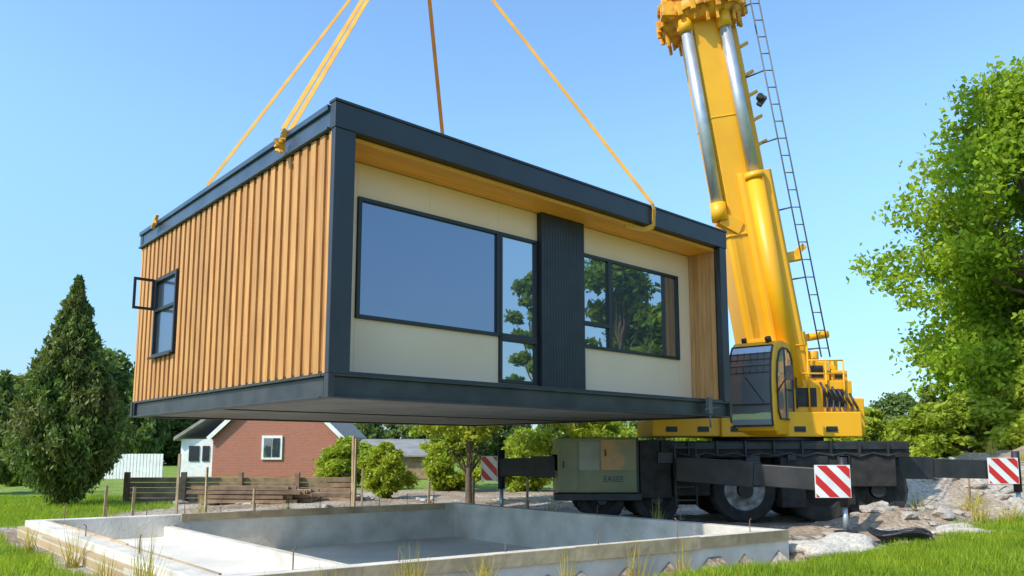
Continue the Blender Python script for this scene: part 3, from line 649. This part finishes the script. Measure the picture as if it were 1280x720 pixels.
# ------------------------------------------------------------------ trees
def tree(name,loc,label,h,r,z0,ncl,nl,leaf,mk,seed,lean=0,clr=1.,cat='tree',group=None,flat=.6):
    rng=np.random.RandomState(seed); random.seed(seed)
    e=empty(name,loc,label,cat,group=group)
    q=MB(); zt=h*.72; p=Vector((0,0,-.15)); rad=h*.02
    pts=[p]
    for i in range(5): pts.append(Vector((rng.normal(0,.12)*r*.3+lean*i*.2,rng.normal(0,.1)*r*.3,zt*(i+1)/5)))
    for i in range(5): q.tube(pts[i],pts[i+1],rad*(1-.17*i),rad*(1-.17*(i+1)),n=10,cap=False)
    C=[];hc=(h-z0)/2; zc=z0+hc
    while len(C)<ncl:
        a=rng.uniform(0,2*np.pi); u=rng.uniform(-1,1); rr=rng.uniform(.2,1)**.5
        env=math.sqrt(max(0,1-abs(u)**2.2))*(1.0 if u<0 else 1-.3*u)
        x=math.cos(a)*r*rr*env*(.85+.2*math.sin(a*3+seed)); y=math.sin(a)*r*rr*env*(.85+.2*math.cos(a*2+seed))
        C.append((x+lean*u,y,zc+u*hc*.95))
    C=np.array(C)
    for c in C[:min(ncl,46)]:
        b0=pts[min(5,1+int(4*max(0,min(1,(c[2]-z0)/(h-z0)))))]; 
        b0=Vector((b0.x,b0.y,min(b0.z,max(z0*.8,c[2]-r*.25)))); mid=(b0+Vector(c))/2+Vector((0,0,-.05*r)); q.tube(b0,mid,rad*.36,rad*.2,n=6,cap=False); q.tube(mid,Vector(c),rad*.2,rad*.06,n=5,cap=False)
    q.obj('trunk',['bark'],e)
    cs=(r*.25*clr)*rng.uniform(.45,1.4,ncl); pr_=cs**2; pr_/=pr_.sum()
    idx=rng.choice(ncl,nl,p=pr_)
    d=rng.normal(size=(nl,3)); d/=np.linalg.norm(d,axis=1)[:,None]; rad_=rng.uniform(.1,1,nl)**.5
    d[:,2]*=flat
    P=C[idx]+d*(cs[idx]*rad_)[:,None]*(1+.22*np.clip(rng.normal(size=(nl,1)),-1.5,1.5))
    npmesh('crown',leaves(P,leaf,1,.0,rng),4,mk,e)
    return e
def conifer(name,loc,label,h,r,nl,leaf,mk,seed,tip=.8,base=.35,group=None,feather=.10):
    rng=np.random.RandomState(seed); e=empty(name,loc,label,'conifer',group=group)
    q=MB(); q.tube((0,0,-.2),(0,0,h*.9),h*.022,.01,n=10); q.obj('trunk',['bark'],e)
    nb=max(90,nl//190); tb=np.sort(rng.uniform(0,1,nb)**1.2); ab=rng.uniform(0,2*np.pi,nb)
    envb=r*np.minimum(1,(1-tb)**tip*1.08+.015)*np.minimum(1,.85+tb*2.5)*rng.uniform(.72,1.08,nb)
    idx=rng.randint(0,nb,nl); f=rng.uniform(.02,1,nl)**.65
    rr=envb[idx]*f; sp=(feather*.6+.12*envb[idx])*(1.25-.5*f)
    z=base+tb[idx]*(h-base)*.95+(.30*rr+.5*rr*f)
    P=np.stack([rr*np.cos(ab[idx]),rr*np.sin(ab[idx]),z],1)+np.clip(rng.normal(size=(nl,3)),-2,2)*sp[:,None]*np.array([.5,.5,.75])
    npmesh('crown',leaves(P,leaf,1.5,.5,rng),4,mk,e)
    return e
tree('deciduous_tree',(21.7,30.0,1.0),'large bright yellow-green leafy tree beside the plot',15.8,6.4,.2,180,95000,.13,'leafA',11,flat=.55)
tree('deciduous_tree',(28.5,34.0,1.2),'large bright green leafy tree beside the plot',15.0,6.4,.3,100,28000,.19,'leafA',12)
tree('deciduous_tree',(23.0,14.8,0),'leafy tree mirrored in the narrow windows',10.5,3.5,2.0,60,20000,.15,'leafF',13)
tree('deciduous_tree',(23.5,11.0,0),'leafy tree mirrored in the narrow windows',10.0,1.9,1.5,44,15000,.14,'leafF',14)
conifer('conifer_tree',(-12.8,22.0,-.05),'tall pointed green conifer standing on the lawn',6.95,1.60,95000,.055,'leafC',3,tip=1.0,base=.32)
conifer('conifer_tree',(-18.6,27.5,0),'smaller dark conifer next to the tall one',3.4,1.3,16000,.08,'leafC',4)
c1=conifer('conifer_tree',(17.0,31,.6),'small dark green conifer near the dirt mound',3.6,.8,12000,.08,'leafC',5)
dup(c1,(18.4,32.0,1.0),1,(1.1,1.1,.8)); dup(c1,(15.6,34,.6),2,(.9,.9,.7))
GB='trees in the background'
bt=tree('background_tree',(-40,75,0),'leafy tree in the tree line behind the plot',11,4.6,.2,70,13000,.28,'leafE',21,group=GB,flat=.8)
bt2=conifer('background_conifer',(-36,74,0),'dark conifer in the tree line behind the plot',11,2.6,9000,.22,'leafE',22,group=GB,feather=.4)
rnd=random.Random(5)
for i in range(58):
    x=-82+i*3.1+rnd.uniform(-1.2,1.2); y=rnd.uniform(72,98)
    s_=rnd.uniform(.75,1.1) if x<-22 else (rnd.uniform(.55,.72) if x>22 else rnd.uniform(.5,.75))
    dup(bt if rnd.random()<.78 else bt2,(x,y,0),rnd.uniform(0,6),(s_*1.15,s_*1.15,s_*rnd.uniform(.85,1.1)))
bu=tree('bush',(-4.15,25.5,0),'round yellow-green bush at the edge of the plot',1.75,.85,.0,46,10000,.06,'leafD',31,cat='bush',group='bushes around the plot',flat=.9)
for (x,y,s_) in((-2.4,30,1.2),(-5.4,31,.9),(-7.2,33,1.1),(.6,29,1.2),(3.8,30,1.4),(-25,46,1.2),(-22,34,1.0),(12.6,29.5,1.0),(14.2,30,1.3),(15.8,29.2,1.4),(17.2,28.9,1.5),(20,28.2,1.8),(18.6,28.6,1.7),(22.0,27.9,1.8),(24.2,27.8,1.8),(-14.9,21.0,.35),(9,34,1.4),(11,33,1.2),(26.5,28.4,2.0),(20,33,2.0),(23,34,2.1),(17,36,1.6),(26,36,2.2)):
    dup(bu,(x,y,gh(x,y)-.1),rnd.uniform(0,6),(s_*1.5,s_*1.2,s_*1.1))
tree('slender_tree',(-1.25,22.4,0),'slender tree with a bare brown trunk behind the foundation',5.6,1.9,1.9,36,8000,.08,'leafD',41)
tree('slender_tree',(2.2,25,0),'slender leafy tree behind the foundation',5.0,2.0,1.2,36,8000,.09,'leafD',42)
tree('slender_tree',(-3.0,32,0),'slender leafy tree behind the foundation',5.0,2.0,1.2,36,8000,.11,'leafD',43)

# ------------------------------------------------------------------ background buildings
HB=Vector((-14,45,0)); be=empty('brick_house',HB,'red brick gabled house with grey roof and a white wing','house')
q=MB(); q.poly([(-17.6,45,0),(-10.1,45,0),(-10.1,45,2.3),(-13.85,45,5.8),(-17.6,45,2.3)],(0,7,0)); q.obj('wall',['brick'],be,HB)
q=MB()
for sx_ in(-1,1):
    a=Vector((-13.85,44.75,5.95)); b_=Vector((-13.85+sx_*3.95,44.75,2.2)); q.hexa([a,b_,b_+Vector((0,7.4,0)),a+Vector((0,7.4,0)),a+Vector((0,0,.16)),b_+Vector((0,0,.16)),b_+Vector((0,7.4,.16)),a+Vector((0,7.4,.16))])
q.obj('roof',['tile'],be,HB)
for sx_ in(-1,1): MB().beam((-13.85,44.72,6.0),(-13.85+sx_*3.97,44.72,2.2),.05,.24).obj('barge_board',['white'],be,HB)
q=MB(); q.b(-14.7,-13.5,44.9,44.99,1.0,2.4,0); wn=q.obj('window',['white'],be,HB); q=MB(); q.b(-14.57,-14.13,44.87,44.9,1.15,2.25); q.b(-14.07,-13.63,44.87,44.9,1.15,2.25); q.obj('pane',['glass'],wn,HB)
q=MB(); q.b(-19.6,-17.65,45.3,50,0,2.2,0); q.obj('white_wing',['white'],be,HB)
q=MB(); q.hexa([(-19.9,44.9,2.1),(-17.2,44.9,3.9),(-17.2,50.3,3.9),(-19.9,50.3,2.1),(-19.9,44.9,2.3),(-17.2,44.9,4.1),(-17.2,50.3,4.1),(-19.9,50.3,2.3)]); q.obj('wing_roof',['tile'],be,HB)
for a,b_ in((-19.1,-18.5),(-18.3,-17.9)): MB().b(a,b_,45.24,45.29,.9,1.8).obj('window',['frame'],be,HB)
sh=Vector((-6.5,42,0)); se=empty('garden_shed',sh,'low shed with a grey sheet roof','shed')
q=MB(); q.b(-8.6,-3.6,42,45,0,1.2); q.obj('wall',['timber'],se,sh)
q=MB(); q.hexa([(-8.9,41.6,1.2),(-3.3,41.6,1.2),(-3.3,45.4,2.1),(-8.9,45.4,2.1),(-8.9,41.6,1.3),(-3.3,41.6,1.3),(-3.3,45.4,2.2),(-8.9,45.4,2.2)]); q.obj('roof',['greyroof'],se,sh)
q=MB()
for i in range(30): q.b(-24.5+i*.18,-24.5+i*.18+.15,42,42.04,0,1.35)
q.b(-24.5,-19.1,42.05,42.1,.3,.4); q.b(-24.5,-19.1,42.05,42.1,.9,1.0)
tag(q.obj('picket_fence',['white']),'white wooden fence beside the brick house','fence')
q=MB()
rr=random.Random(3)
for sgm in range(4):
    x0=-11.9+sgm*1.75
    for k in range(5): q.b(x0+rr.uniform(0,.06),x0+1.7-rr.uniform(0,.06),23.8+rr.uniform(0,.06),23.98,-.05+k*.16,.09+k*.16)
for i in range(5): q.b(-11.95+i*1.75,-11.8+i*1.75,23.66,23.79,-.1,.9)
tag(q.obj('timber_retaining_wall',['timber'],bevel=.008),'weathered brown timber retaining wall behind the foundation','wall')
q=MB()
for i in range(26):
    k=i//8; a=-9.2+(i%8)*.05; q.beam((a+rr.uniform(-.3,.3),22.5+(i%8)*.16,.08+k*.13+.02),(a+2.8+rr.uniform(-.3,.3),22.5+(i%8)*.16,.08+k*.13),.13,.1)
tag(q.obj('lumber_stack',['timber']),'loose stack of brown boards lying on the dirt','lumber')
fe2=MB()
for i in range(9): fe2.tube((12+i*1.6,20.2-.1*i,gh(12+i*1.6,20.2-.1*i)-.1),(12+i*1.6,20.2-.1*i,gh(12+i*1.6,20.2-.1*i)+1.0),.025,n=6)
for z in(.4,.9):
    for i in range(8):
        xa,xb=12+i*1.6,12+(i+1)*1.6; fe2.tube((xa,20.2-.1*i,gh(xa,20.2-.1*i)+z),(xb,20.1-.1*i,gh(xb,20.1-.1*i)+z),.008,n=5)
tag(fe2.obj('wire_fence',['timber']),'low post and wire fence in front of the dirt mound','fence')

# ------------------------------------------------------------------ rubble
def rockmesh(seed,amp=.35,sq=.6,ang=True):
    bm=bmesh.new(); bmesh.ops.create_icosphere(bm,subdivisions=2 if ang else 4,radius=1)
    for v in bm.verts:
        n_=mnoise.noise(v.co*1.3+Vector((seed*7,0,0)))*amp+mnoise.noise(v.co*3.4+Vector((0,seed*5,0)))*amp*.5
        if not ang: n_+=.06*mnoise.noise(v.co*9)
        v.co*=1+n_; v.co.z*=sq
    me=bpy.data.meshes.new('stone'); bm.to_mesh(me); bm.free(); return me
rms=[rockmesh(i,.55) for i in range(5)]
for m_ in rms: m_.materials.append(M['stone'])
rr=random.Random(8)
def stone(x,y,s_,mi):
    o=bpy.data.objects.new('stone',rms[mi%5]); COL.objects.link(o); o.location=(x,y,gh(x,y)+s_*.1); o.scale=(s_*rr.uniform(.8,1.6),s_*rr.uniform(.7,1.1),s_*rr.uniform(.6,1)); o.rotation_euler=(rr.uniform(-.3,.3),rr.uniform(-.3,.3),rr.uniform(0,6))
    tag(o,'grey-brown rubble stone lying on the dirt','stone','rubble stones around the plot')
for i in range(290):
    z=rr.random()
    if z<.50: x=rr.uniform(5,13);y=12.3+(x-5)*.66+rr.uniform(0,2.8)
    elif z<.76: x=rr.uniform(11,20);y=rr.uniform(18.5,24)
    else: x=rr.uniform(-10,4); y=rr.uniform(17.5,25)
    s2,t2=st(x,y)
    if -.4<s2<LA+.4 and -.4<t2<LB+.4: continue
    stone(x,y,.04+(.15 if y<18 else .22)*rr.random()**2,i)
def pile(name,loc,sc,mk,label,cat,seed):
    me=rockmesh(seed,.6,.4,False); me.materials.append(M[mk]); o=bpy.data.objects.new(name,me); COL.objects.link(o); o.location=loc; o.scale=sc
    for p in me.polygons:p.use_smooth=True
    tag(o,label,cat)
pile('gravel_heap',(5.4,13.0,-.2),(1.05,.7,.8),'gravel','pale heap of gravel next to the foundation','gravel heap',1)
pile('gravel_heap',(8.3,14.6,-.05),(1.3,.7,.55),'gravel','pale heap of gravel on the dirt','gravel heap',2)
pile('gravel_heap',(10.9,16.2,.0),(1.5,.8,.5),'gravel','pale heap of gravel on the dirt','gravel heap',3)
q=MB(); c=Vector((6.6,13.2,.08)); 
for k in range(5):
    R_=.30+.05*k; z=.03*k
    for i in range(20):
        a0=2*math.pi*i/20;a1=2*math.pi*(i+1)/20; q.tube(c+Vector((math.cos(a0)*R_,math.sin(a0)*R_*.8,z+.04*math.sin(3*a0))),c+Vector((math.cos(a1)*R_,math.sin(a1)*R_*.8,z+.04*math.sin(3*a1))),.025,n=6,cap=False)
tag(q.obj('hose_coil',['pipe']),'coiled black hose lying on the gravel','hose')

def tuft(n,h):
    pts=np.random.normal(0,.05,(n,3)); pts[:,2]=0
    return blades(pts,h,.007)
tf=npmesh('dry_weed',tuft(45,.32),3,'dry'); tag(tf,'yellow dry weed tuft growing by the foundation','weed','dry weed tufts'); tf.location=F(2,-.3,0)
rr=random.Random(2)
spots=[(-.25,.8),(-.3,2.3),(-.25,4),(1.2,-.3),(2.2,-.25),(3.1,-.3),(4.3,-.3),(5.4,-.3),(6.2,-.35),(-.4,6),(7.4,-.4),(1.5,9.1),(3.2,9.2),(5,9.1),(-.6,8.6),(2.9,-.5),(-.5,.1),(.6,-.4),(9.4,3),(9.5,6)]
for s_,t_ in spots:
    p=F(s_,t_,0); p.z=gh(p.x,p.y); dup(tf,p,rr.uniform(0,6),(1,1,rr.uniform(.8,1.9)))
for i in range(60):
    x=rr.uniform(8,24);y=rr.uniform(14,26); dup(tf,(x,y,gh(x,y)),rr.uniform(0,6),(1.5,1.5,rr.uniform(.8,1.4)))
